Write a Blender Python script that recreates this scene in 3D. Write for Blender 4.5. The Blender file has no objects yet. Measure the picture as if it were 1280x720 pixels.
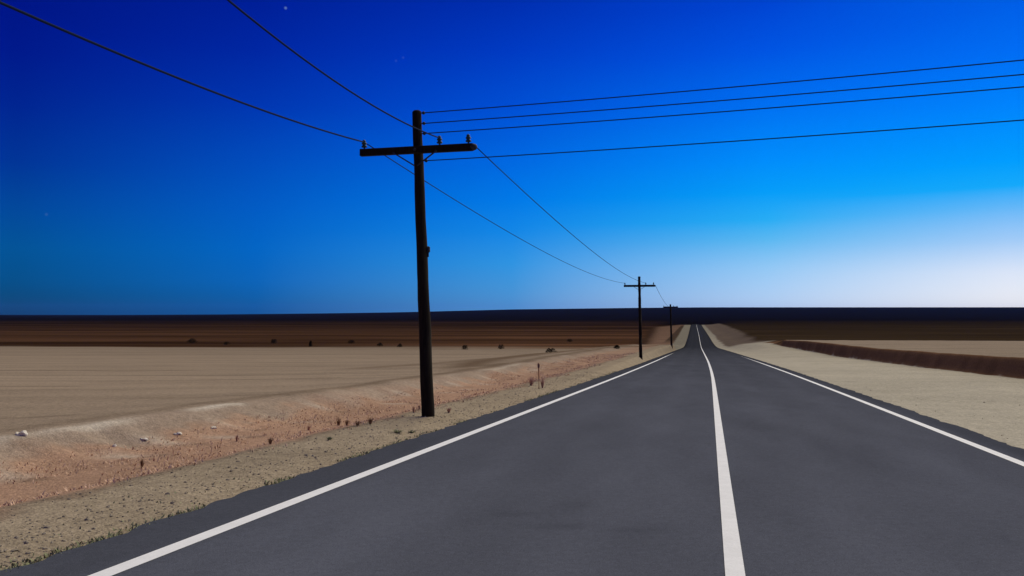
import bpy, bmesh, math, random
import numpy as np
from mathutils import Vector, Matrix
random.seed(7); rng = np.random.default_rng(11)
R = math.radians
sc = bpy.context.scene
COL = sc.collection

# ------------------------------------------------------------------ camera
F = 1000.0; YH = 393.0; CH = 1.70
PITCH = math.atan((YH - 360) / F)
cam = bpy.data.cameras.new('camera'); camo = bpy.data.objects.new('camera', cam); COL.objects.link(camo)
camo.location = (0, 0, CH); camo.rotation_euler = (math.pi / 2 + PITCH, 0, 0)
cam.sensor_width = 36.0; cam.lens = 36.0 * F / 1280; cam.clip_start = 0.05; cam.clip_end = 60000
sc.camera = camo

# ------------------------------------------------------------------ world (dusk sky)
def lin(c):
    return tuple(((v / 255) / 12.92 if v / 255 <= 0.04045 else (((v / 255) + 0.055) / 1.055) ** 2.4) for v in c)
W = bpy.data.worlds.new('World'); sc.world = W; W.use_nodes = True
nt = W.node_tree; nt.nodes.clear()
def N(t, tree=None, **kw):
    n = (tree or nt).nodes.new(t)
    for k, v in kw.items(): setattr(n, k, v)
    return n
def mth(op, a, b=None, clamp=False):
    n = N('ShaderNodeMath', operation=op, use_clamp=clamp)
    for i, v in enumerate((a, b)):
        if v is None: continue
        if isinstance(v, (int, float)): n.inputs[i].default_value = v
        else: nt.links.new(v, n.inputs[i])
    return n.outputs[0]
tc = N('ShaderNodeTexCoord'); sep = N('ShaderNodeSeparateXYZ'); nt.links.new(tc.outputs['Generated'], sep.inputs[0])
X_, Y_, Z_ = sep.outputs
hyp = mth('SQRT', mth('ADD', mth('MULTIPLY', X_, X_), mth('MULTIPLY', Y_, Y_)))
elev = mth('MAXIMUM', mth('DIVIDE', Z_, mth('MAXIMUM', hyp, 1e-4)), 0.0)
elev = mth('MINIMUM', elev, 1.0)
az = mth('ARCTAN2', X_, Y_)
COLS = [  # azimuth px, [(y, rgb)...]
 (20,  [(0,(0,20,134)),(60,(0,24,140)),(130,(0,36,146)),(200,(0,52,152)),(260,(0,72,156)),(310,(0,84,152)),(350,(0,80,138)),(375,(0,72,118)),(392,(0,58,92))]),
 (320, [(0,(0,30,152)),(60,(0,38,164)),(130,(0,54,178)),(200,(0,76,190)),(260,(0,92,198)),(310,(0,102,198)),(350,(6,102,188)),(375,(6,96,168)),(390,(4,86,150))]),
 (640, [(0,(0,46,178)),(60,(0,58,196)),(130,(0,78,212)),(200,(0,104,226)),(250,(0,122,232)),(290,(18,136,232)),(330,(48,150,228)),(360,(70,152,220)),(386,(86,150,212))]),
 (960, [(0,(0,68,212)),(60,(0,84,228)),(130,(0,112,242)),(200,(0,142,252)),(240,(4,158,250)),(275,(40,174,246)),(300,(92,186,244)),(335,(150,204,249)),(384,(192,219,252))]),
 (1260,[(0,(0,94,232)),(60,(0,108,244)),(130,(0,132,253)),(200,(0,158,255)),(232,(20,170,252)),(258,(98,184,250)),(300,(164,206,250)),(340,(224,235,253)),(384,(252,252,255))]),
]
outs = []
for px, stops in COLS:
    a = math.atan((px - 640) / F)
    r = N('ShaderNodeValToRGB'); cr = r.color_ramp; cr.interpolation = 'LINEAR'
    pts = sorted([(((YH - y) / F) * math.cos(a), lin(c)) for y, c in stops])
    pts.append((1.0, lin((0, 16, 92))))
    cr.elements[0].position = pts[0][0]; cr.elements[0].color = (*pts[0][1], 1)
    cr.elements[1].position = pts[1][0]; cr.elements[1].color = (*pts[1][1], 1)
    for p, c in pts[2:]:
        e = cr.elements.new(p); e.color = (*c, 1)
    nt.links.new(elev, r.inputs[0]); outs.append((a, r.outputs[0]))
def mixc(f, A, B):
    n = N('ShaderNodeMix', data_type='RGBA'); nt.links.new(f, n.inputs[0]); nt.links.new(A, n.inputs[6]); nt.links.new(B, n.inputs[7]); return n.outputs[2]
def ramp01(a0, a1):
    n = N('ShaderNodeMapRange'); n.inputs[1].default_value = a0; n.inputs[2].default_value = a1; nt.links.new(az, n.inputs[0]); return n.outputs[0]
cur = outs[0][1]
for i in range(1, 5): cur = mixc(ramp01(outs[i-1][0], outs[i][0]), cur, outs[i][1])
cur = mixc(ramp01(R(65), R(115)), cur, outs[1][1])
cur = mixc(ramp01(R(115), R(175)), cur, outs[0][1])
# three faint stars
nrm = N('ShaderNodeVectorMath', operation='NORMALIZE'); nt.links.new(tc.outputs['Generated'], nrm.inputs[0])
def ray(px, py):
    xr = (px - 640) / F; yu = (360 - py) / F
    c, s = math.cos(PITCH), math.sin(PITCH)
    return Vector((xr, c - yu * s, s + yu * c))
for sx, sy, wgt in ((357, 10, .20), (495, 76, .035), (504, 72, .035), (58, 268, .05)):
    d = ray(sx, sy).normalized()
    dp = N('ShaderNodeVectorMath', operation='DISTANCE'); nt.links.new(nrm.outputs[0], dp.inputs[0]); dp.inputs[1].default_value = d
    mr = N('ShaderNodeMapRange'); mr.inputs[1].default_value = 0.0004; mr.inputs[2].default_value = 0.0022; mr.inputs[3].default_value = wgt; mr.inputs[4].default_value = 0
    nt.links.new(dp.outputs['Value'], mr.inputs[0])
    white = N('ShaderNodeRGB'); white.outputs[0].default_value = (.45, .75, 1, 1)
    cur = mixc(mr.outputs[0], cur, white.outputs[0])
bg = N('ShaderNodeBackground'); bg.inputs[1].default_value = 1.0; nt.links.new(cur, bg.inputs[0])
wo = N('ShaderNodeOutputWorld'); nt.links.new(bg.outputs[0], wo.inputs[0])

# ------------------------------------------------------------------ sun: broad, soft, warm glow from the bright side of the sky
SUN_AZ, SUN_EL = R(48), R(42)
sl = bpy.data.lights.new('sun', 'SUN'); sl.energy = 3.2; sl.angle = R(70); sl.color = (1.0, 0.92, 0.62)
so = bpy.data.objects.new('sun', sl); COL.objects.link(so)
dirv = Vector((math.sin(SUN_AZ) * math.cos(SUN_EL), math.cos(SUN_AZ) * math.cos(SUN_EL), math.sin(SUN_EL)))
so.rotation_euler = dirv.to_track_quat('Z', 'Y').to_euler(); so.location = (20, 10, 30)
vs = sc.view_settings; vs.view_transform = 'Standard'; vs.look = 'None'; vs.exposure = 0.0; vs.gamma = 1.0; vs.use_curve_mapping = False
sc.cycles.use_denoising = True
sc.cycles.max_bounces = 4

# ------------------------------------------------------------------ helpers
def tag(o, label=None, cat=None, group=None, kind=None):
    if label: o['label'] = label
    if cat: o['category'] = cat
    if group: o['group'] = group
    if kind: o['kind'] = kind
    return o
def link(name, me, mat=None, parent=None):
    o = bpy.data.objects.new(name, me); COL.objects.link(o)
    if mat: me.materials.append(mat)
    if parent: o.parent = parent
    return o
def from_bm(name, bm, mat=None, parent=None, smooth=False):
    me = bpy.data.meshes.new(name); bm.to_mesh(me); bm.free()
    if smooth: me.polygons.foreach_set('use_smooth', [True] * len(me.polygons))
    return link(name, me, mat, parent)
def from_np(name, V, Q, smooth=True):
    me = bpy.data.meshes.new(name)
    n = Q.shape[1]
    me.vertices.add(len(V)); me.vertices.foreach_set('co', np.ascontiguousarray(V, dtype=np.float32).ravel())
    me.loops.add(Q.size); me.loops.foreach_set('vertex_index', np.ascontiguousarray(Q, dtype=np.int32).ravel())
    me.polygons.add(len(Q)); me.polygons.foreach_set('loop_start', np.arange(0, Q.size, n, dtype=np.int32))
    me.polygons.foreach_set('use_smooth', np.full(len(Q), smooth))
    me.update(calc_edges=True); me.validate(); return me
def grid_quads(ny, nx):
    i = np.arange(ny * nx).reshape(ny, nx)
    return np.stack([i[:-1, :-1], i[:-1, 1:], i[1:, 1:], i[1:, :-1]], -1).reshape(-1, 4)
def sstep(a, b, x):
    t = np.clip((x - a) / (b - a), 0, 1); return t * t * (3 - 2 * t)
_perm = rng.random((256, 256))
def vnoise(x, y):
    xi = np.floor(x).astype(np.int64); yi = np.floor(y).astype(np.int64)
    fx = x - xi; fy = y - yi; fx = fx * fx * (3 - 2 * fx); fy = fy * fy * (3 - 2 * fy)
    g = lambda a, b: _perm[a & 255, b & 255]
    return (g(xi, yi) * (1 - fx) + g(xi + 1, yi) * fx) * (1 - fy) + (g(xi, yi + 1) * (1 - fx) + g(xi + 1, yi + 1) * fx) * fy
def fbm(x, y, o=4):
    s = 0; a = .5; t = 0
    for k in range(o):
        s = s + a * vnoise(x * 2 ** k + 17.3 * k, y * 2 ** k + 9.1 * k); t += a; a *= .5
    return s / t        # 0..1

# ------------------------------------------------------------------ the lie of the land
_yy = np.arange(-400, 12001, 1.0)
_z = np.interp(_yy, [-400, 0, 138, 230, 262, 300, 388, 600, 777, 900, 1500, 3000, 12001],
               [13.6, 0, -4.72, -7.9, -8.75, -9.0, -8.95, -8.6, -8.45, -8.7, -9.6, -11, -13])
def _smooth(a, s):
    k = np.exp(-.5 * (np.arange(-4 * s, 4 * s + 1) / s) ** 2); k /= k.sum()
    return np.convolve(np.pad(a, 4 * s, mode='edge'), k, mode='valid')
_zs = _smooth(_z, 12)
_zs = np.where(_yy < 60, _yy * -0.0342, _zs)
_zs = np.where((_yy > -40) & (_yy < 100), -0.0342 * _yy, _zs)
_c = _smooth(np.interp(_yy, [-400, 40, 68, 138, 259, 388, 777, 12001], [0, 0, .25, 1.2, 2.8, 5.0, 12.4, 12.4 + .019 * 11224]), 8)
def dip(Y): return 3.0 * np.interp(Y, [785, 930, 1400, 2200], [0, 1, 1, 0])
def zroad(Y): return np.interp(Y, _yy, _zs) - dip(Y)
def axis(Y): return .177 + .246 * Y - np.interp(Y, _yy, _c)
UL, UR = -5.42, 4.80
def height(X, Y):
    X = np.asarray(X, float); Y = np.asarray(Y, float)
    u = X - axis(Y); z0 = zroad(Y)
    r = np.full(np.broadcast(X, Y).shape, -0.035)
    # left: raised shoulder, shallow ditch, scarp and field
    BL = np.interp(Y, [0, 40, 70, 110, 155, 200, 260, 300], [0, .14, .50, .9, 1.2, .95, .35, 0])
    r = r + BL * sstep(-5.45, -6.15, u) * (1 - sstep(-12.5, -28, u))
    D = np.interp(Y, [-20, 40, 80, 150], [.42, .36, .2, 0])
    gul = .5 * (fbm(X * .1 + 31, Y * .9, 3) - .5)
    dd = sstep(-7.2, -9.2, u) * (1 - sstep(-10.6 - gul * 3, -12.3 - gul * 1.5, u))
    r = r - D * dd
    r = r + np.where(u < -11, .10 * sstep(-11.5, -12.6, u) * (1 - sstep(-12.8, -16, u)), 0) * (Y < 150)
    # right: yard of pale gravel, cut bank, upper field
    GR = np.interp(Y, [60, 87, 120, 150, 170, 230, 300, 500, 777, 1000], [0, .08, .55, 1.0, 1.35, 1.2, .6, .3, .2, 0])
    HR = np.interp(Y, [-100, 38, 73, 87, 120, 150, 170, 300, 500, 900, 1500], [.9, .92, 1.12, 1.35, 1.85, 2.05, 2.4, 2.4, 2.0, 1.0, 0])
    gr = GR * sstep(5.6, 13, u)
    w = np.interp(Y, [0, 150, 175, 240], [0, 0, .6, 1])
    wob = .5 * (fbm(Y * .22 + 3, X * 0 + 1.5, 3) - .5)
    bank = sstep(14.6 + wob - 3 * w, 15.25 + wob * .6 + 8 * w, u)
    r = r + np.where(u > 0, gr * (1 - bank) + HR * bank, 0)
    # micro relief
    off = np.maximum(np.maximum(UL - u, u - UR), 0)
    am = sstep(0.0, .5, off)
    r = r + am * ((fbm(X * 3.1, Y * 3.1, 3) - .5) * .035 + (fbm(X * .35 + 5, Y * .35, 3) - .5) * .10 * sstep(.8, 4, off))
    far = sstep(12, 120, off)
    r = r + far * ((fbm(X * .02, Y * .02 + 4, 3) - .5) * .9) * sstep(50, 200, Y)
    # under the asphalt
    r = np.where((u > UL + .05) & (u < UR - .05), -.12, r)
    z = z0 + r + dip(Y) * (1 - np.exp(-(u / 55) ** 2))
    # distant tableland whose rim is the skyline
    sky = np.interp(X / np.maximum(Y, 1) * 1000 + 640, [-200, 150, 300, 400, 500, 640, 800, 880, 1280, 1600], [-.5, -1.2, .2, 1.2, 2.6, 6.0, 7.9, 8.5, 8.6, 8.6])
    zf = CH + 7000 * sky / 1000
    t = sstep(1800, 7000, Y)
    return z * (1 - t) + zf * t
def at(px, py, Y):
    d = ray(px, py); k = Y / d.y
    return Vector((d.x * k, Y, CH + d.z * k))
def hit(px, py):
    d = ray(px, py)
    Ys = np.geomspace(3, 3000, 6000)
    zz = CH + d.z * Ys / d.y; xx = d.x * Ys / d.y
    h = height(xx, Ys); i = np.argmax(zz <= h)
    return Vector((xx[i], Ys[i], h[i]))

# ------------------------------------------------------------------ materials
def material(name, base=(.5, .5, .5), rough=.9, spec=.3, noise=None, bump=None, attr=None, metallic=0, vari=0.0, coords='Object'):
    m = bpy.data.materials.new(name); m.use_nodes = True
    t = m.node_tree; b = t.nodes['Principled BSDF']
    b.inputs['Roughness'].default_value = rough; b.inputs['Specular IOR Level'].default_value = spec; b.inputs['Metallic'].default_value = metallic
    tcn = t.nodes.new('ShaderNodeTexCoord')
    if attr:
        a = t.nodes.new('ShaderNodeAttribute'); a.attribute_name = attr; colr = a.outputs['Color']
    else:
        c = t.nodes.new('ShaderNodeRGB'); c.outputs[0].default_value = (*base, 1); colr = c.outputs[0]
    for (scale, lo, hi, stretch) in (noise or []):
        mp = t.nodes.new('ShaderNodeMapping'); mp.inputs['Scale'].default_value = stretch; t.links.new(tcn.outputs[coords], mp.inputs[0])
        n = t.nodes.new('ShaderNodeTexNoise'); n.inputs['Scale'].default_value = scale; n.inputs['Detail'].default_value = 5; n.inputs['Roughness'].default_value = .6
        t.links.new(mp.outputs[0], n.inputs['Vector'])
        mr = t.nodes.new('ShaderNodeMapRange'); mr.inputs[1].default_value = .3; mr.inputs[2].default_value = .7; mr.inputs[3].default_value = lo; mr.inputs[4].default_value = hi
        t.links.new(n.outputs[0], mr.inputs[0])
        mu = t.nodes.new('ShaderNodeVectorMath'); mu.operation = 'SCALE'; t.links.new(colr, mu.inputs[0]); t.links.new(mr.outputs[0], mu.inputs['Scale']); colr = mu.outputs[0]
    t.links.new(colr, b.inputs['Base Color'])
    if bump:
        n = t.nodes.new('ShaderNodeTexNoise'); n.inputs['Scale'].default_value = bump[0]; n.inputs['Detail'].default_value = 6; t.links.new(tcn.outputs[coords], n.inputs['Vector'])
        bp = t.nodes.new('ShaderNodeBump'); bp.inputs['Strength'].default_value = bump[1]; bp.inputs['Distance'].default_value = bump[2]
        t.links.new(n.outputs[0], bp.inputs['Height']); t.links.new(bp.outputs[0], b.inputs['Normal'])
    return m
M = {}
M['ground'] = material('earth', attr='earth', rough=1, spec=0.0, noise=[(9, .78, 1.2, (1, 1, 1)), (30, .76, 1.22, (1, 1, 1)), (.5, .93, 1.07, (.25, 1, 1))], bump=(28, .7, .03))
M['road'] = material('asphalt', attr='earth', rough=1, spec=0, noise=[(110, .66, 1.36, (1, 1, 1)), (14, .92, 1.08, (1, 1, 1)), (.35, .93, 1.07, (1.6, .25, 1))], bump=(160, .5, .006))
M['paint'] = material('road paint', (.93, .93, .95), rough=.8, spec=.2, noise=[(60, .93, 1.06, (1, 1, 1)), (6, .95, 1.05, (1, 1, 1))])
M['wood'] = material('creosoted timber', (.020, .014, .009), rough=.9, spec=.12, noise=[(6, .6, 1.5, (6, 6, .5))], bump=(30, .5, .01))
M['insul'] = material('glazed porcelain', (.015, .05, .07), rough=.45, spec=.25)
M['steel'] = material('weathered steel', (.05, .05, .055), rough=.7, spec=.3, metallic=.5)
M['wire'] = material('weathered cable', (.012, .022, .06), rough=.9, spec=.05)
M['rock'] = material('pale limestone', (.78, .71, .62), rough=1, spec=.1, noise=[(12, .8, 1.1, (1, 1, 1))], bump=(20, .9, .03))
M['stake'] = material('weathered red brown stake', (.26, .13, .09), rough=.9, spec=.1, noise=[(20, .7, 1.2, (1, 1, 1))])
M['weed'] = material('dry brown weed', (.26, .15, .085), rough=1, spec=.05, noise=[(15, .6, 1.4, (1, 1, 1))])
M['weed_pink'] = material('dry pinkish weed', (.48, .28, .21), rough=1, spec=.05, noise=[(15, .7, 1.3, (1, 1, 1))])
M['weed_green'] = material('grey green weed', (.26, .27, .16), rough=1, spec=.05, noise=[(15, .6, 1.4, (1, 1, 1))])
M['ditch_grass'] = material('dry reddish grass', (.74, .50, .36), rough=1, spec=.0, noise=[(2, .75, 1.15, (1, 1, 1)), (25, .6, 1.2, (1, 1, 1))])
M['shrub'] = material('dark desert shrub', (.022, .017, .010), rough=1, spec=.05, noise=[(4, .5, 1.6, (1, 1, 1))])
M['stone'] = material('grey gravel', (.33, .28, .22), rough=1, spec=.1, noise=[(7, .55, 1.2, (1, 1, 1))])

# ------------------------------------------------------------------ ground sheet
def grow(start, step, k, end, base=0.0):
    out = [start]; s = step
    while out[-1] < end:
        s *= k; out.append(out[-1] + s)
    return np.array(out)
ul = np.arange(-15.5, -5.42, .12); ur = np.arange(4.80, 17.5, .12)
U = np.concatenate([-grow(15.62, .12, 1.065, 16000)[::-1], ul, [UL, UL + .10, -2.7, 0, 2.4, UR - .10], ur, grow(17.6, .12, 1.065, 16000)])
U = np.unique(np.round(U, 4))
Yl = [2.6]
while Yl[-1] < 12000: Yl.append(Yl[-1] + max(.09, Yl[-1] * .0095))
YS = np.concatenate([[-300, -200, -140, -100, -70, -50, -36, -26, -18, -12, -8, -5, -3, -1.5, 0, 1, 1.8], Yl])
YY, UU = np.meshgrid(YS, U, indexing='ij')
XX = UU + axis(YY)
ZZ = height(XX, YY)
V = np.stack([XX, YY, ZZ], -1).reshape(-1, 3)

def seg_dist(X, Y, pts):
    d = np.full(X.shape, 1e9)
    for (x0, y0), (x1, y1) in zip(pts[:-1], pts[1:]):
        dx, dy = x1 - x0, y1 - y0; t = np.clip(((X - x0) * dx + (Y - y0) * dy) / (dx * dx + dy * dy), 0, 1)
        d = np.minimum(d, np.hypot(X - x0 - t * dx, Y - y0 - t * dy))
    return d
def colour(X, Y, u):
    n1 = fbm(X * 1.3, Y * 1.3, 4) - .5; n2 = fbm(X * .15 + 7, Y * .15, 4) - .5
    nst = fbm(X * .012 + 3, Y * .09, 4); nst2 = fbm(X * .05 + 9, Y * .7, 3)
    c = np.zeros(X.shape + (3,))
    def put(mask, rgb):
        nonlocal c
        rgb = np.asarray(rgb, float); c = c * (1 - mask[..., None]) + rgb * mask[..., None]
    tan = np.array((.335, .260, .195)); red = np.array((.50, .315, .222)); gl = np.array((.37, .30, .22)); gr = np.array((.50, .455, .37))
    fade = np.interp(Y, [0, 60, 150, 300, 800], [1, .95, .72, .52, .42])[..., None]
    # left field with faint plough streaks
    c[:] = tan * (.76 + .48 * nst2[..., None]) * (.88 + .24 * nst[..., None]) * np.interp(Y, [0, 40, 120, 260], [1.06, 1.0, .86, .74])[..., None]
    # ditch earth
    w1 = -7.1 + n1 * 1.0 + n2 * 1.2; w2 = -11.9 + n1 * 1.6 + n2 * 2
    m = sstep(0, .5, w1 - u) * sstep(0, .9, u - w2) * np.interp(Y, [0, 60, 110, 170], [1, .9, .55, .5])
    put(m, red * (.9 + .5 * n2[..., None]) * fade)
    # greyish scree under the scarp
    m = sstep(0, .5, -11.0 + n1 * 2.2 - u) * sstep(0, .4, u + 12.6 + n2) * .55 * (Y < 200)
    put(m, np.array((.38, .29, .235)) * (1 + .5 * n1[..., None]) * fade)
    # chalky lip
    lip = np.exp(-((u + 12.2 + n2 * .8) / .15) ** 2) * sstep(.50, .62, fbm(X * .22 + 2, Y * .22 + 8, 2)) * sstep(120, 40, Y)
    put(np.clip(lip, 0, 1) * np.interp(Y, [15, 30], [.8, .3]), (.80, .72, .62))
    for k in range(26):       # pale washed fans on the scarp
        yy = 9 + k * 2.1 + 1.3 * math.sin(k * 7.1); uu = -10.9 + .5 * math.sin(k * 3.3)
        g = np.exp(-((Y - yy) / .30) ** 2 - ((u - uu) / .42) ** 2) * (.35 + .4 * math.sin(k * 5.7) ** 2)
        put(np.clip(g, 0, 1), np.array((.60, .50, .41)) * np.interp(Y, [0, 60], [1, .8])[..., None])
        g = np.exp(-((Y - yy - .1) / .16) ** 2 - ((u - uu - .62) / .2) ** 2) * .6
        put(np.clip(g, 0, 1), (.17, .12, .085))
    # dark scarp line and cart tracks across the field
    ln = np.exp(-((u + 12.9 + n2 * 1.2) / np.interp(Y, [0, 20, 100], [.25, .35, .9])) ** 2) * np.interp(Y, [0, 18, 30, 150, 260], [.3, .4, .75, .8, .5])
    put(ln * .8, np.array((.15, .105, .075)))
    tr = [(-3.0, 42), (-2.2, 60), (2.6, 85), (14, 118), (30, 150)]
    put(np.exp(-(seg_dist(X, Y, tr) / (1.6 + n2 * 2)) ** 2) * .8 * sstep(38, 52, Y), (.13, .085, .055))
    tr = [(-9, 50), (-4, 62), (1, 76), (9, 92)]
    put(np.exp(-(seg_dist(X, Y, tr) / 1.5) ** 2) * .6, (.17, .12, .085))
    tr = [(-28, 196), (-14, 190), (0, 196), (18, 205)]
    put(np.exp(-(seg_dist(X, Y, tr) / 4.0) ** 2) * .7, (.09, .055, .035))
    for (a, b_, c_, w_) in ((-14, 17.7, -9.6, .16), (-20, 21.5, -14, .2), (-11, 23.4, -6.5, .18), (-30, 31, -17, .35), (-40, 48, -20, .7), (-14, 36, -8, .3)):
        put(np.exp(-(seg_dist(X, Y, [(a, b_), ((a + c_) / 2, b_ + w_), (c_, b_ + w_ * .5)]) / w_) ** 2) * .5, (.17, .125, .09))
    # left gravel shoulder
    w = -7.15 + n1 * .8 + n2 * .7
    w = w - np.interp(Y, [70, 120, 260, 777], [0, .6, 2.0, 5.0])
    m = sstep(-.12, .12, u - w) * (u < 0)
    put(m, gl * (1 + .35 * n1[..., None]) * fade)
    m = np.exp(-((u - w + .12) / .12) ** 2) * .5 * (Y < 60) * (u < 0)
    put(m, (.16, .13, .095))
    # dark scrub plain
    dk = np.array((.062, .031, .017)) * ((.5 + 1.05 * sstep(.25, .75, fbm(X * .004 + 1, Y * .030 + 5, 5))) * (1 + 1.1 * np.interp(X / np.maximum(Y, 1), [-.25, 0], [0, 1]) * np.interp(Y, [250, 480], [1, 0])))[..., None]
    dk2 = np.array((.006, .0045, .005))
    tfar = np.interp(Y, [380, 700, 1600], [0, .5, 1])[..., None]
    dk = dk * (1 - tfar) + dk2 * tfar
    edge = 246 + (nst - .5) * 50 + n2 * 20 + np.interp(X / np.maximum(Y, 1), [-.7, -.15, 0, .2], [8, 6, -10, -40])
    wd = np.interp(X / np.maximum(Y, 1), [-.35, -.12, .2], [9, 38, 60])
    m = sstep(-1, 1, (Y - edge) / wd) * (u < -5)
    put(m, dk)
    # pinkish sand between track and verge far off on the left
    b = -np.interp(Y, [120, 276, 656, 820], [17, 20, 35, 12]) + n2 * 3
    m = sstep(-1.5, 1.5, u - b) * (u < -5) * sstep(170, 230, Y) * sstep(840, 780, Y)
    put(m, np.array((.20, .125, .088)) * (1 + .4 * n2[..., None]) * np.interp(Y, [200, 700], [1, .75])[..., None])
    m = np.exp(-((u - b) / np.interp(Y, [100, 600], [1.6, 4])) ** 2) * sstep(150, 200, Y) * (Y < 760)
    put(m * .85, (.040, .022, .014))
    m = sstep(-17.5, -16, u) * sstep(-11.5, -13, u) * 0
    m = sstep(-9.5, -9.9, u) * sstep(-14.5, -13.5, u) * sstep(290, 340, Y) * sstep(760, 700, Y) * .8
    put(m, (.045, .032, .022))
    m = sstep(-.6, .6, u + np.interp(Y, [150, 777], [9.6, 11.5]) + n2) * (u < 0) * (Y > 170)
    put(m * (Y < 830), np.array((.22, .20, .16)))
    # right gravel
    m = (u > 2) * np.ones_like(u)
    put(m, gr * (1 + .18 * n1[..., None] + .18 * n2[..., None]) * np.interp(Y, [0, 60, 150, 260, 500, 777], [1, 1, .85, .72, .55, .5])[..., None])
    # browner far part of the right verge
    m = sstep(7.0, 8.5, u + n2 * 2) * sstep(205, 250, Y)
    put(m, np.array((.140, .108, .088)) * (1 + .3 * n2[..., None]))
    # cut bank
    wob = n1 * .3
    m = sstep(14.45, 14.65, u + wob) * (u > 2)
    put(m * sstep(14.2, 14.6, u + wob) * sstep(205, 180, Y), np.array((.165, .090, .052)) * (.75 + .6 * fbm(X * .8, Y * .8, 3)[..., None]))
    # tan field above the bank
    yb = 152 - .85 * (u - 19) * (u > 19) + n2 * 3
    yb = np.maximum(yb, 112)
    m = sstep(15.45, 15.75, u + wob * .6) * sstep(1.5, -1.5, Y - yb)
    put(m, np.array((.315, .25, .19)) * (.8 + .4 * nst2[..., None]))
    # dark ground past the field and to the right of the verge
    ub = np.interp(Y, [150, 200, 388, 777, 830], [15.5, 17, 21, 23, 6]) + n2 * 5
    m = sstep(-2, 2, u - ub) * sstep(1.2, -1.2, yb + 1.0 - Y)
    dr = np.array((.040, .026, .015)) * (.5 + 1.0 * fbm(X * .01 + 1, Y * .05 + 5, 4))[..., None]
    dr = dr * (1 - tfar) + dk2 * tfar
    put(m, dr)
    m = np.exp(-((Y - yb - 6) / 5) ** 2) * sstep(16, 19, u)
    put(m * .6, (.02, .011, .007))
    put(sstep(800, 840, Y) * sstep(60, 30, np.abs(u)), dk * (1 - tfar) * .6 + dk2 * tfar)
    return np.clip(c, 0, 1)
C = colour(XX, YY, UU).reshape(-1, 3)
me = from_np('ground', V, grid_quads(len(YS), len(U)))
def set_col(me, C):
    a = me.color_attributes.new('earth', 'FLOAT_COLOR', 'POINT')
    a.data.foreach_set('color', np.concatenate([C, np.ones((len(C), 1))], 1).astype(np.float32).ravel())
set_col(me, C)
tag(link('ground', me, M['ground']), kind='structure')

# ------------------------------------------------------------------ road
RY = YS[(YS > -101) & (YS < 1100)]
ru = np.concatenate([np.linspace(UL, -4.9, 5), np.linspace(-4.7, 4.2, 60), np.linspace(4.4, UR, 5)])
def ribbon(name, us, dz, mat, ys=RY, jag=0, skirt=0.0, colfn=None, taper=0):
    A, B = np.meshgrid(ys, us, indexing='ij')
    if taper: B = B.mean() + (B - B.mean()) * np.clip((ys[-1] - A) / taper, .15, 1)
    Xr = B + axis(A); Zr = zroad(A) + dz
    if jag:
        jl = (fbm(A[:, 0] * 3.5, A[:, 0] * 0 + 2, 4) - .5) * jag; Xr[:, 0] += jl; Xr[:, -1] += (fbm(A[:, 0] * 2.5, A[:, 0] * 0 + 22, 4) - .5) * jag
    if skirt:
        Xr = np.concatenate([Xr[:, :1], Xr, Xr[:, -1:]], 1); A = np.concatenate([A[:, :1], A, A[:, -1:]], 1)
        B = np.concatenate([B[:, :1], B, B[:, -1:]], 1)
        Zr = np.concatenate([Zr[:, :1] - skirt, Zr, Zr[:, -1:] - skirt], 1)
    me = from_np(name, np.stack([Xr, A, Zr], -1).reshape(-1, 3), grid_quads(*Xr.shape), smooth=not skirt)
    if colfn is not None: set_col(me, colfn(Xr, A, B).reshape(-1, 3))
    return tag(link(name, me, mat), kind='structure')
def road_col(X, Y, u):
    n = fbm(u * 1.1 + 3, Y * .25, 4) - .5; n2 = fbm(u * 3 + 3, Y * 1.0, 3) - .5
    c = np.array((.106, .114, .148)) * (1 + .22 * n + .14 * n2)[..., None]
    tyre = sum(np.exp(-((u - t) / .38) ** 2) for t in (-3.1, -1.3, 1.2, 3.0))
    c = c * (1 + .07 * tyre[..., None])
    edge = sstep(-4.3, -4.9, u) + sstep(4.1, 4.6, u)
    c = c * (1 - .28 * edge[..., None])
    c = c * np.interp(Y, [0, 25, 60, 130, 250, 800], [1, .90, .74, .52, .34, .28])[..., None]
    for (px, py, su, sy) in ((718, 629, .10, .25), (700, 655, .3, .12), (790, 660, .25, .1), (645, 640, .2, .1)):
        Yd = 1.7 / ((py - 427) / 1000); ud = (px - 640) / 1000 * Yd - axis(Yd)
        c = c * (1 - .15 * np.exp(-((u - ud) / su) ** 2 - ((Y - Yd) / sy) ** 2))[..., None]
    return c
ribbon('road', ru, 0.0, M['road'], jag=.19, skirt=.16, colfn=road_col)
LY = RY[RY < 790]
ribbon('edge_line', [-4.70, -4.53], .005, M['paint'], LY[LY < 125], taper=40)
ribbon('edge_line', [4.10, 4.26], .005, M['paint'], LY[LY < 95], taper=35)
ribbon('centre_line', [-.073, .073], .005, M['paint'], LY)

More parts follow.
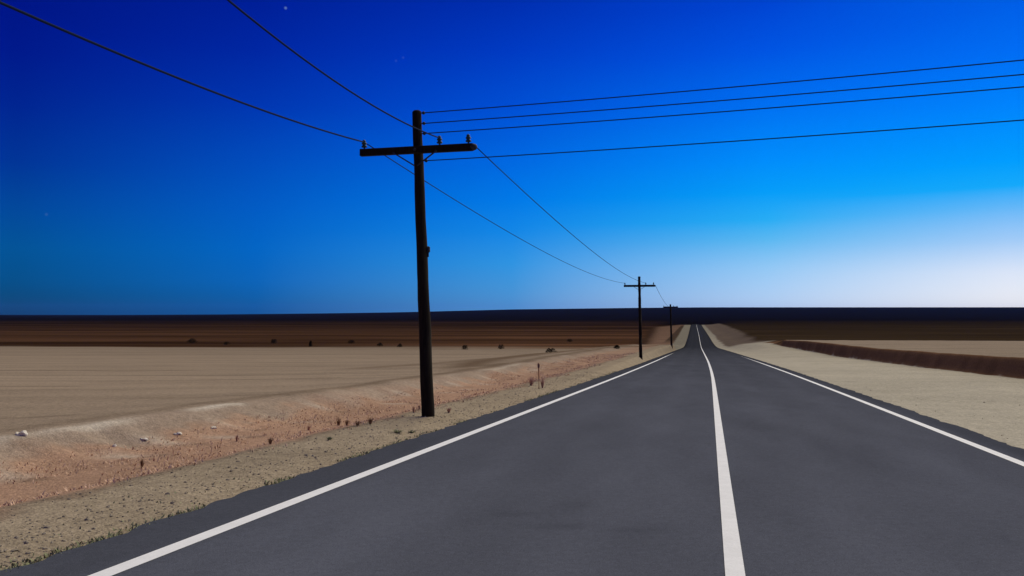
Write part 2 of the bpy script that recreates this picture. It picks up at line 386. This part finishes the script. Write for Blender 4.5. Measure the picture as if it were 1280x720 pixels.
# ------------------------------------------------------------------ tubes
def tube_bm(bm, pts, radii, seg=10, cap=True):
    rings = []
    n = len(pts)
    for i, p in enumerate(pts):
        a = pts[max(i - 1, 0)]; b = pts[min(i + 1, n - 1)]
        t = (b - a).normalized(); s = t.cross(Vector((0, 0, 1)))
        if s.length < 1e-3: s = Vector((1, 0, 0))
        s.normalize(); w = s.cross(t)
        r = radii[i] if hasattr(radii, '__len__') else radii
        rings.append([bm.verts.new(p + (s * math.cos(2 * math.pi * k / seg) + w * math.sin(2 * math.pi * k / seg)) * r) for k in range(seg)])
    for A, B in zip(rings[:-1], rings[1:]):
        for k in range(seg): bm.faces.new((A[k], A[(k + 1) % seg], B[(k + 1) % seg], B[k]))
    if cap:
        bm.faces.new(rings[0][::-1]); bm.faces.new(rings[-1])
def box_bm(bm, c, sx, sy, sz, mat=None, bev=0.0):
    g = bmesh.ops.create_cube(bm, size=1.0)
    T = Matrix.Translation(c) @ (mat or Matrix.Identity(4)) @ Matrix.Diagonal((sx, sy, sz, 1))
    bmesh.ops.transform(bm, matrix=T, verts=g['verts'])
    if bev:
        es = list({e for v in g['verts'] for e in v.link_edges})
        bmesh.ops.bevel(bm, geom=es, offset=bev, segments=1, affect='EDGES')

# ------------------------------------------------------------------ utility poles
ARM = Vector((.971, -.239, 0))
PERP = Vector((.239, .971, 0))
def make_pole(base, top, r0, r1, label, arm_drop=.80, half=1.34, thick=1.0, insulators=(-1.24, .57, 1.24), knob=True, side_pins=()):
    root = bpy.data.objects.new('utility_pole', None); COL.objects.link(root); root.location = base
    tag(root, label, 'utility pole', 'utility poles along the left side of the road')
    d = top - base; up = d.normalized()
    bm = bmesh.new(); L = d.length; pts = []; rad = []
    for k in range(13):
        t = -.06 + 1.06 * k / 12; pts.append(d * t + Vector((.006 * math.sin(k * 2.1), .006 * math.cos(k * 1.7), 0)) * (k > 0)); rad.append((r0 + (r1 - r0) * max(t, 0)) * (1 + .012 * math.sin(k * 3.7)))
    pts.append(pts[-1] + up * .03); rad.append(r1 * .7)
    tube_bm(bm, pts, rad, 16)
    from_bm('shaft', bm, M['wood'], root, True)
    ac = d - up * arm_drop - PERP * (r1 + .055)
    rot = Matrix((ARM, PERP, ARM.cross(PERP))).transposed().to_4x4()
    bm = bmesh.new(); box_bm(bm, ac, half * 2, .10 * thick, .135 * thick, rot, .012)
    arm = from_bm('crossarm', bm, M['wood'], root)
    bm = bmesh.new(); tube_bm(bm, [ac - PERP * .09, ac + PERP * .32], .016, 8); tube_bm(bm, [ac - PERP * .075, ac - PERP * .058], .04, 8)
    from_bm('through_bolt', bm, M['steel'], arm, True)
    for s in (-1, 1):
        bm = bmesh.new()
        a = ac + ARM * s * .50 - up * .06 - PERP * .065; b = ac - up * .36 + ARM * s * .03 - PERP * .03
        tube_bm(bm, [a, b], .017, 6)
        tube_bm(bm, [a + PERP * .03, a - PERP * .03], .025, 8)
        from_bm('brace', bm, M['steel'], root)
    pins = []
    for q in insulators:
        p = ac + ARM * q + up * .068
        bm = bmesh.new()
        prof = [(.0, .014), (.05, .014), (.052, .045), (.075, .055), (.095, .036), (.115, .030), (.13, .050), (.155, .044), (.17, .026), (.18, .032), (.205, .030), (.225, .012)]
        tube_bm(bm, [p + up * z for z, _ in prof], [r * 1.25 for _, r in prof], 12)
        from_bm('insulator', bm, M['insul'], root, True)
        pins.append(base + p + up * .175)
    # end fitting on the right end of the arm
    bm = bmesh.new(); e = ac + ARM * (half + .02)
    tube_bm(bm, [e - ARM * .08, e - ARM * .02, e + ARM * .05, e + ARM * .075], [.055, .085, .06, .02], 10)
    from_bm('end_clamp', bm, M['steel'], arm, True)
    hooks = []
    for z, out in side_pins:
        c = d - up * z + ARM * r1 * .8
        bm = bmesh.new(); tube_bm(bm, [c, c + ARM * out], .012, 8)
        tube_bm(bm, [c + ARM * (out - .015), c + ARM * (out + .01), c + ARM * (out + .035), c + ARM * (out + .05)], [.022, .038, .036, .016], 10)
        from_bm('side_hook', bm, M['steel'], root, True); hooks.append(base + c + ARM * (out + .04))
    if knob:
        c = base * 0 + d * .545 + Vector((1, 0, 0)) * (r0 * .5 + r1 * .5)
        bm = bmesh.new(); box_bm(bm, c + Vector((.02, -.02, 0)), .08, .09, .14, bev=.02); box_bm(bm, c + Vector((.02, -.03, -.11)), .03, .03, .12)
        from_bm('pole_tag_bracket', bm, M['steel'], root)
    return root, pins, hooks, base + ac + ARM * (half + .07)
def gp(px, py, Y, sink=0):
    return at(px, py, Y)
P1b = at(535, 522, 18.0); P1t = at(521, 140, 18.0)
P2b = at(801, 446, 70.0); P2t = at(799, 346, 70.0)
P3b = at(839.5, 432.5, 152.0); P3t = at(838, 380.5, 152.0)
for P in (P1b, P2b, P3b): print('pole base', tuple(round(v, 2) for v in P), 'ground', float(height(P.x, P.y)), 'u', P.x - float(axis(P.y)))
for P in (P1b, P2b, P3b): P.z = float(height(P.x, P.y))
p1, pin1, hook1, end1 = make_pole(P1b, P1t, .148, .105, 'tallest and nearest dark wooden utility pole with crossarm and insulators', arm_drop=.90, thick=1.2, side_pins=((.03, .06), (.27, .06), (.50, .06), (1.12, .08)))
p2, pin2, hook2, end2 = make_pole(P2b, P2t, .150, .115, 'second, middle distance dark wooden utility pole with level crossarm against pale sky', knob=False, thick=1.35)
p3, pin3, hook3, end3 = make_pole(P3b, P3t, .20, .15, 'farthest and smallest utility pole, its top just reaching the skyline', knob=False, thick=1.6, arm_drop=.5)

# ------------------------------------------------------------------ overhead wires
def wire(a, b, sag, r, label, n=48):
    pts = []
    for k in range(n + 1):
        t = k / n; p = a.lerp(b, t); p.z -= 4 * sag * t * (1 - t); pts.append(p - a)
    bm = bmesh.new(); tube_bm(bm, pts, r, 6)
    o = from_bm('overhead_wire', bm, M['wire'], None, True); o.location = a
    return tag(o, label, 'wire', 'overhead wires strung between the poles')
def back(pin, px, py, tY):       # where a span to the pole behind the camera must pass
    return at(px, py, tY)
def span_through(a, via, t_end, sag):
    # end point at parameter 1 so that the sagging span passes through via (given by its share of Y)
    t = (via.y - a.y) / (t_end - a.y)
    z_end = a.z + (via.z + 4 * sag * t * (1 - t) - a.z) / t
    x_end = a.x + (via.x - a.x) / t
    return Vector((x_end, t_end, z_end))
e = span_through(pin1[0], at(0, 3, 8.6), -6, .8)
wire(pin1[0], e, .8, .0165, 'thick dark wire from the left end of the near crossarm to the upper left edge')
e = span_through(pin1[1], at(285, 0, 10.0), -6, 1.9)
wire(pin1[1], e, 1.9, .0145, 'dark wire passing behind the near pole top and rising steeply to the top edge')
wire(pin1[0], pin2[0], .62, .012, 'lower of the two sagging wires between the near and the second pole')
wire(end1, pin2[1], .55, .012, 'upper of the two sagging wires from near crossarm right end to the second pole')
wire(end2, pin3[1], .9, .017, 'short faint wire descending from the second pole to the farthest pole')
for i, (px0, py0, px1, py1, lab) in enumerate((
        (533, 141, 1280, 75, 'topmost of the four wires running right across the sky from the near pole'),
        (533, 156, 1280, 93, 'second from the top of the four wires running right across the sky'),
        (560, 169, 1280, 108.5, 'third from the top of the four wires running right across the sky'),
        (545, 203, 1280, 150, 'lowest and most separate of the four wires running right across the sky'))):
    a = hook1[i]
    q = at(px1, py1, 14.3)
    b = a.lerp(q, 3.4); s = .35; t = 1 / 3.4; b.z += 4 * s * t * (1 - t) / t
    wire(a, b, s, .0118, lab, 60)

# ------------------------------------------------------------------ marker stake
def stake(px, py, label, h=.9, r=.028):
    p = hit(px, py); root = bpy.data.objects.new('marker_stake', None); COL.objects.link(root); root.location = p
    tag(root, label, 'marker post')
    bm = bmesh.new(); tube_bm(bm, [Vector((0, 0, -.1)), Vector((.005, 0, h * .5)), Vector((-.01, 0, h))], [r, r * .95, r * .85], 8)
    from_bm('post', bm, M['stake'], root, True)
    bm = bmesh.new(); box_bm(bm, Vector((-.008, -.03, h - .10)), .075, .012, .14, bev=.004)
    from_bm('reflector_plate', bm, M['stake'], root)
    return root
stake(673.5, 486, 'thin reddish brown marker stake on the gravel verge between the two nearest poles')

# ------------------------------------------------------------------ shrubs and weeds
def leaf_clump(rx, rz, n, leaf, seed):
    r = random.Random(seed); bm = bmesh.new()
    for k in range(7):
        a = r.uniform(0, 6.28); tube_bm(bm, [Vector((0, 0, -.05)), Vector((math.cos(a) * rx * .45, math.sin(a) * rx * .45, rz * .5)), Vector((math.cos(a) * rx * .8, math.sin(a) * rx * .8, rz * r.uniform(.6, 1)))], [.03 * rx, .02 * rx, .006 * rx], 5)
    for k in range(n):
        a = r.uniform(0, 6.28); q = math.sqrt(r.random()); z = r.random() ** .7
        rad = rx * q * (1 - .55 * z * z) * (1 + .25 * math.sin(a * 3 + seed))
        c = Vector((rad * math.cos(a), rad * math.sin(a), z * rz * (1 + .2 * math.sin(a * 2 + seed))))
        v = Vector((r.gauss(0, 1), r.gauss(0, 1), r.gauss(0, 1))).normalized() * leaf * r.uniform(.6, 1.3); w = v.orthogonal().normalized() * leaf * .45
        bm.faces.new([bm.verts.new(c - w), bm.verts.new(c + v * .5 - w * .2), bm.verts.new(c + w), bm.verts.new(c - v * .4)])
    return bm
def shrub(px, py, w, h, label, i, mat='shrub'):
    p = hit(px, py); s = p.y / 1000
    bm = leaf_clump(w * s / 2, h * s, 420, max(.10, h * s * .16), i)
    o = from_bm('shrub', bm, M[mat]); o.location = p
    return tag(o, label, 'shrub', 'dark shrubs at the far side of the left field')
SH = [(581, 437, 9, 5, 'dark round shrub at the field edge, first to the right of the near pole'),
      (626, 436.5, 9, 5, 'dark round shrub at the field edge, second to the right of the near pole'),
      (688, 440.5, 14, 4.5, 'wide low dark shrub at the field edge directly beyond the marker stake'),
      (712, 427.5, 9, 3.5, 'small flat dark shrub out on the brown plain left of the second pole'),
      (771, 436, 9, 4, 'low brown shrub just left of the second pole'),
      (240, 429, 14, 5, 'leftmost dark shrub on the brown plain at the far field edge'),
      (283, 431, 8, 3.5, 'faint small shrub second from the left at the far field edge'),
      (342, 429.5, 9, 5, 'darkest compact shrub in the middle of the far left field edge'),
      (388, 433, 4, 6, 'narrow upright shrub at the far edge of the left field'),
      (439, 429.5, 10, 4, 'low wide shrub third to the left of the near pole at the far field edge'),
      (475, 433, 9, 4, 'pale brown low shrub second left of the near pole, at the field edge'),
      (500, 434, 7, 4, 'dark low shrub closest left of the near pole, at the field edge')]
for i, (px, py, w, h, lab) in enumerate(SH): shrub(px, py, w, h, lab, i)

def tuft(px, py, h, w, label, i, mat='weed', n=46, name='dry_weed', cat='weed', group='dry weeds on the left verge'):
    p = hit(px, py); s = p.y / 1000; H = h * s; Wd = w * s / 2; r = random.Random(100 + i); bm = bmesh.new()
    for k in range(n):
        a = r.uniform(0, 6.28); lean = r.uniform(.1, 1) * Wd; b0 = Vector((math.cos(a), math.sin(a), 0)) * Wd * .25 * r.random()
        tip = b0 + Vector((math.cos(a) * lean, math.sin(a) * lean, H * r.uniform(.5, 1))); mid = b0.lerp(tip, .5) + Vector((0, 0, H * .08))
        side = Vector((-math.sin(a), math.cos(a), 0)) * max(.006, .02 * H) * r.uniform(.7, 1.4)
        bm.faces.new([bm.verts.new(b0 - side), bm.verts.new(b0 + side), bm.verts.new(mid + side * .8), bm.verts.new(mid - side * .8)])
        bm.faces.new([bm.verts.new(mid - side * .8), bm.verts.new(mid + side * .8), bm.verts.new(tip + side * .2), bm.verts.new(tip - side * .2)])
        if k % 3 == 0:
            c = mid.lerp(tip, .6); q = H * .07
            bm.faces.new([bm.verts.new(c + Vector((q, 0, 0))), bm.verts.new(c + Vector((0, q, q))), bm.verts.new(c - Vector((q, 0, -q * .5)))])
    o = from_bm(name, bm, M[mat]); o.location = p + Vector((0, 0, -.01))
    return tag(o, label, cat, group)
TU = [(423, 532, 11, 9, 'weed', 'tallest brown weed, leftmost of the row left of the near pole base'),
      (433.5, 532, 8, 8, 'weed', 'brown weed second from the left in the row left of the near pole base'),
      (447, 532, 7, 9, 'weed', 'low brown weed third from the left in the row left of the near pole base'),
      (463, 530, 9, 10, 'weed', 'dark brown weed at the right end of the row left of the near pole base'),
      (517, 516, 9, 5, 'weed_pink', 'thin upright reddish weed immediately left of the near pole base'),
      (524, 512, 7, 4, 'weed_pink', 'small reddish weed behind the near pole base on its left side'),
      (664, 482, 13, 12, 'weed_pink', 'pinkish bushy weed touching the left side of the marker stake'),
      (678, 485, 14, 7, 'weed_pink', 'pale reddish weed against the right foot of the marker stake'),
      (177, 585, 12, 6, 'weed', 'single dark brown weed standing in the red earth of the ditch'),
      (338, 555, 9, 8, 'weed', 'small dark weed on the ditch edge midway to the near pole'),
      (296, 552, 9, 5, 'weed_pink', 'slim reddish weed in the red ditch, left of the dark one on the ditch edge'),
      (386, 538, 7, 7, 'weed_pink', 'faint pale weed in the red ditch left of the weed row'),
      (561, 516, 8, 8, 'weed_pink', 'pale weed just right of the near pole base'),
      (412, 550, 5, 10, 'weed_green', 'flat grey green weed on the gravel below the weed row'),
      (497, 541, 5, 20, 'weed_green', 'wide flat olive weed on the gravel just below and left of the near pole'),
      (515, 541, 4, 12, 'weed_green', 'flat olive weed nearest below the near pole base')]
for i, (px, py, h, w, m, lab) in enumerate(TU): tuft(px, py, h, w, lab, i, m, 70 if h < 6 else 46)

def rock(px, py, w, h, label, i):
    p = hit(px, py); s = p.y / 1000; bm = bmesh.new(); bmesh.ops.create_icosphere(bm, subdivisions=3, radius=1)
    r = random.Random(i)
    off = [Vector((r.gauss(0, 1), r.gauss(0, 1), r.gauss(0, 1))).normalized() for _ in range(9)]
    for v in bm.verts:
        n = v.co.normalized(); k = 1
        for o_ in off: k -= .22 * max(0, n.dot(o_) - .72) / .28
        v.co = n * k
        v.co += Vector((r.gauss(0, 1), r.gauss(0, 1), r.gauss(0, 1))) * .05; v.co.x *= w * s / 2; v.co.y *= w * s / 2.4; v.co.z = (v.co.z * .6 + .2 + .25 * math.sin(v.co.x * 9 / (w * s))) * h * s
    o = from_bm('rock', bm, M['rock']); o.location = p; o.rotation_euler.z = r.uniform(0, 3)
    return tag(o, label, 'rock', 'pale rocks along the ditch edge')
RK = [(27, 544, 14, 6, 'large white rock on the field edge at the far left'),
      (180, 550, 10, 3, 'flat pale rock on the scarp above the dark ditch weed'),
      (222, 543, 12, 2.6, 'long flat pinkish white rock in the middle of the scarp'),
      (267, 535.5, 9, 2.4, 'small pale rock on the scarp, right end of the rock row'),
      (143, 558, 6, 2.6, 'smallest pale rock in the red earth between the white rock and the scarp rocks')]
for i, a in enumerate(RK): rock(*a, i)

# ------------------------------------------------------------------ loose gravel and edge weeds (uncountable)
def scatter_stones():
    base = []
    bm = bmesh.new(); bmesh.ops.create_icosphere(bm, subdivisions=1, radius=1); bm.verts.ensure_lookup_table()
    bv = np.array([v.co[:] for v in bm.verts]); bf = np.array([[v.index for v in f.verts] for f in bm.faces]); bm.free()
    n = 5200
    t = rng.random(n); Y = 4.5 + 38 * t ** 1.7
    side = rng.random(n)
    u = np.where(side < .96, UL - .02 - np.abs(rng.normal(0, 1, n)) * 1.0, UR + .02 + np.abs(rng.normal(0, 1, n)) * 1.3)
    u = np.where((side < .96) & (u < -7.6), rng.uniform(-11.5, -5.5, n), u)
    X = u + axis(Y); Z = height(X, Y)
    s = rng.uniform(.004, .012, n) * (1 + .5 * rng.random(n) ** 6 * 3)
    V = np.empty((n, len(bv), 3)); jit = 1 + rng.normal(0, .18, (n, len(bv), 1))
    ax = rng.uniform(.6, 1.4, (n, 1, 3)); ax[..., 2] *= .6
    V[:] = bv[None] * jit * ax * s[:, None, None]
    V += np.stack([X, Y, Z + s * .2], -1)[:, None]
    Q = (bf[None] + (np.arange(n) * len(bv))[:, None, None]).reshape(-1, 3)
    me = from_np('gravel', V.reshape(-1, 3), Q, smooth=False)
    tag(link('gravel', me, M['stone']), 'loose grey and tan gravel strewn over the verges beside the asphalt', 'gravel', kind='stuff')
scatter_stones()
def edge_weeds():
    r = np.random.default_rng(5); n = 9000
    Y = 4.6 + 42 * r.random(n) ** 1.6
    u = UL + .04 - np.abs(r.normal(0, .11, n))
    stray = r.random(n) < .12
    u = np.where(stray, UL - r.uniform(0, 1.9, n), u)
    dens = fbm(Y * 1.1 + 4, u * 2.2, 3); keep = dens > np.where(stray, .60, .50); Y = Y[keep]; u = u[keep]; n = len(Y)
    X = u + axis(Y); Z = height(X, Y) - .005
    a = r.uniform(0, 6.28, n); h = r.uniform(.015, .055, n) * (1 - .3 * (u < -5.6)); w = r.uniform(.004, .010, n); l = r.uniform(.01, .05, n)
    d = np.stack([np.cos(a), np.sin(a), a * 0], -1); s = np.stack([-np.sin(a), np.cos(a), a * 0], -1) * w[:, None]
    b = np.stack([X, Y, Z], -1); m = b + d * l[:, None] * .4; m[:, 2] += h * .6; t = b + d * l[:, None]; t[:, 2] += h
    V = np.stack([b - s, b + s, m + s, m - s, t], 1)
    i = np.arange(n)[:, None] * 5
    Q = np.concatenate([i + np.array([[0, 1, 2]]), i + np.array([[0, 2, 3]]), i + np.array([[3, 2, 4]])])
    me = from_np('verge_grass', V.reshape(-1, 3), Q, smooth=False)
    tag(link('verge_grass', me, M['weed_green']), 'low grey green weeds fringing the left edge of the asphalt', 'grass', kind='stuff')
edge_weeds()
def ditch_grass():
    r = np.random.default_rng(9); n = 30000
    Y = 7 + 75 * r.random(n) ** 1.5; u = r.uniform(-11.4, -6.9, n)
    dens = fbm(Y * .7 + 4, u * 1.4 + 3, 4); keep = (dens > .46) & (u < -7.1 + (dens - .5) * 3); Y = Y[keep]; u = u[keep]; n = len(Y)
    X = u + axis(Y); Z = height(X, Y) - .01
    a = r.uniform(0, 6.28, n); h = r.uniform(.015, .07, n) * (1 + (r.random(n) < .04) * 1.2); w = r.uniform(.003, .007, n) * (1 + Y / 40); l = r.uniform(.02, .09, n)
    d = np.stack([np.cos(a), np.sin(a), a * 0], -1); s = np.stack([-np.sin(a), np.cos(a), a * 0], -1) * w[:, None]
    b = np.stack([X, Y, Z], -1); m = b + d * l[:, None] * .4; m[:, 2] += h * .6; t = b + d * l[:, None]; t[:, 2] += h
    V = np.stack([b - s, b + s, m + s, m - s, t], 1)
    i = np.arange(n)[:, None] * 5
    Q = np.concatenate([i + np.array([[0, 1, 2]]), i + np.array([[0, 2, 3]]), i + np.array([[3, 2, 4]])])
    me = from_np('dry_grass', V.reshape(-1, 3), Q, smooth=False)
    tag(link('dry_grass', me, M['ditch_grass']), 'sparse dry reddish grass growing along the red earth ditch', 'grass', kind='stuff')
ditch_grass()

# ------------------------------------------------------------------ dusk air
def haze():
    bm = bmesh.new(); box_bm(bm, Vector((0, 5500, 100)), 46000, 26000, 240)
    m = bpy.data.materials.new('dusk air'); m.use_nodes = True; t = m.node_tree; t.nodes.clear()
    v = t.nodes.new('ShaderNodeVolumePrincipled'); v.inputs['Color'].default_value = (.11, .27, 1, 1); v.inputs['Density'].default_value = 1.5e-5; v.inputs['Anisotropy'].default_value = 0
    o = t.nodes.new('ShaderNodeOutputMaterial'); t.links.new(v.outputs[0], o.inputs['Volume'])
    tag(from_bm('haze', bm, m), 'thin blue dusk air over the whole plain', 'haze', kind='stuff')
haze()
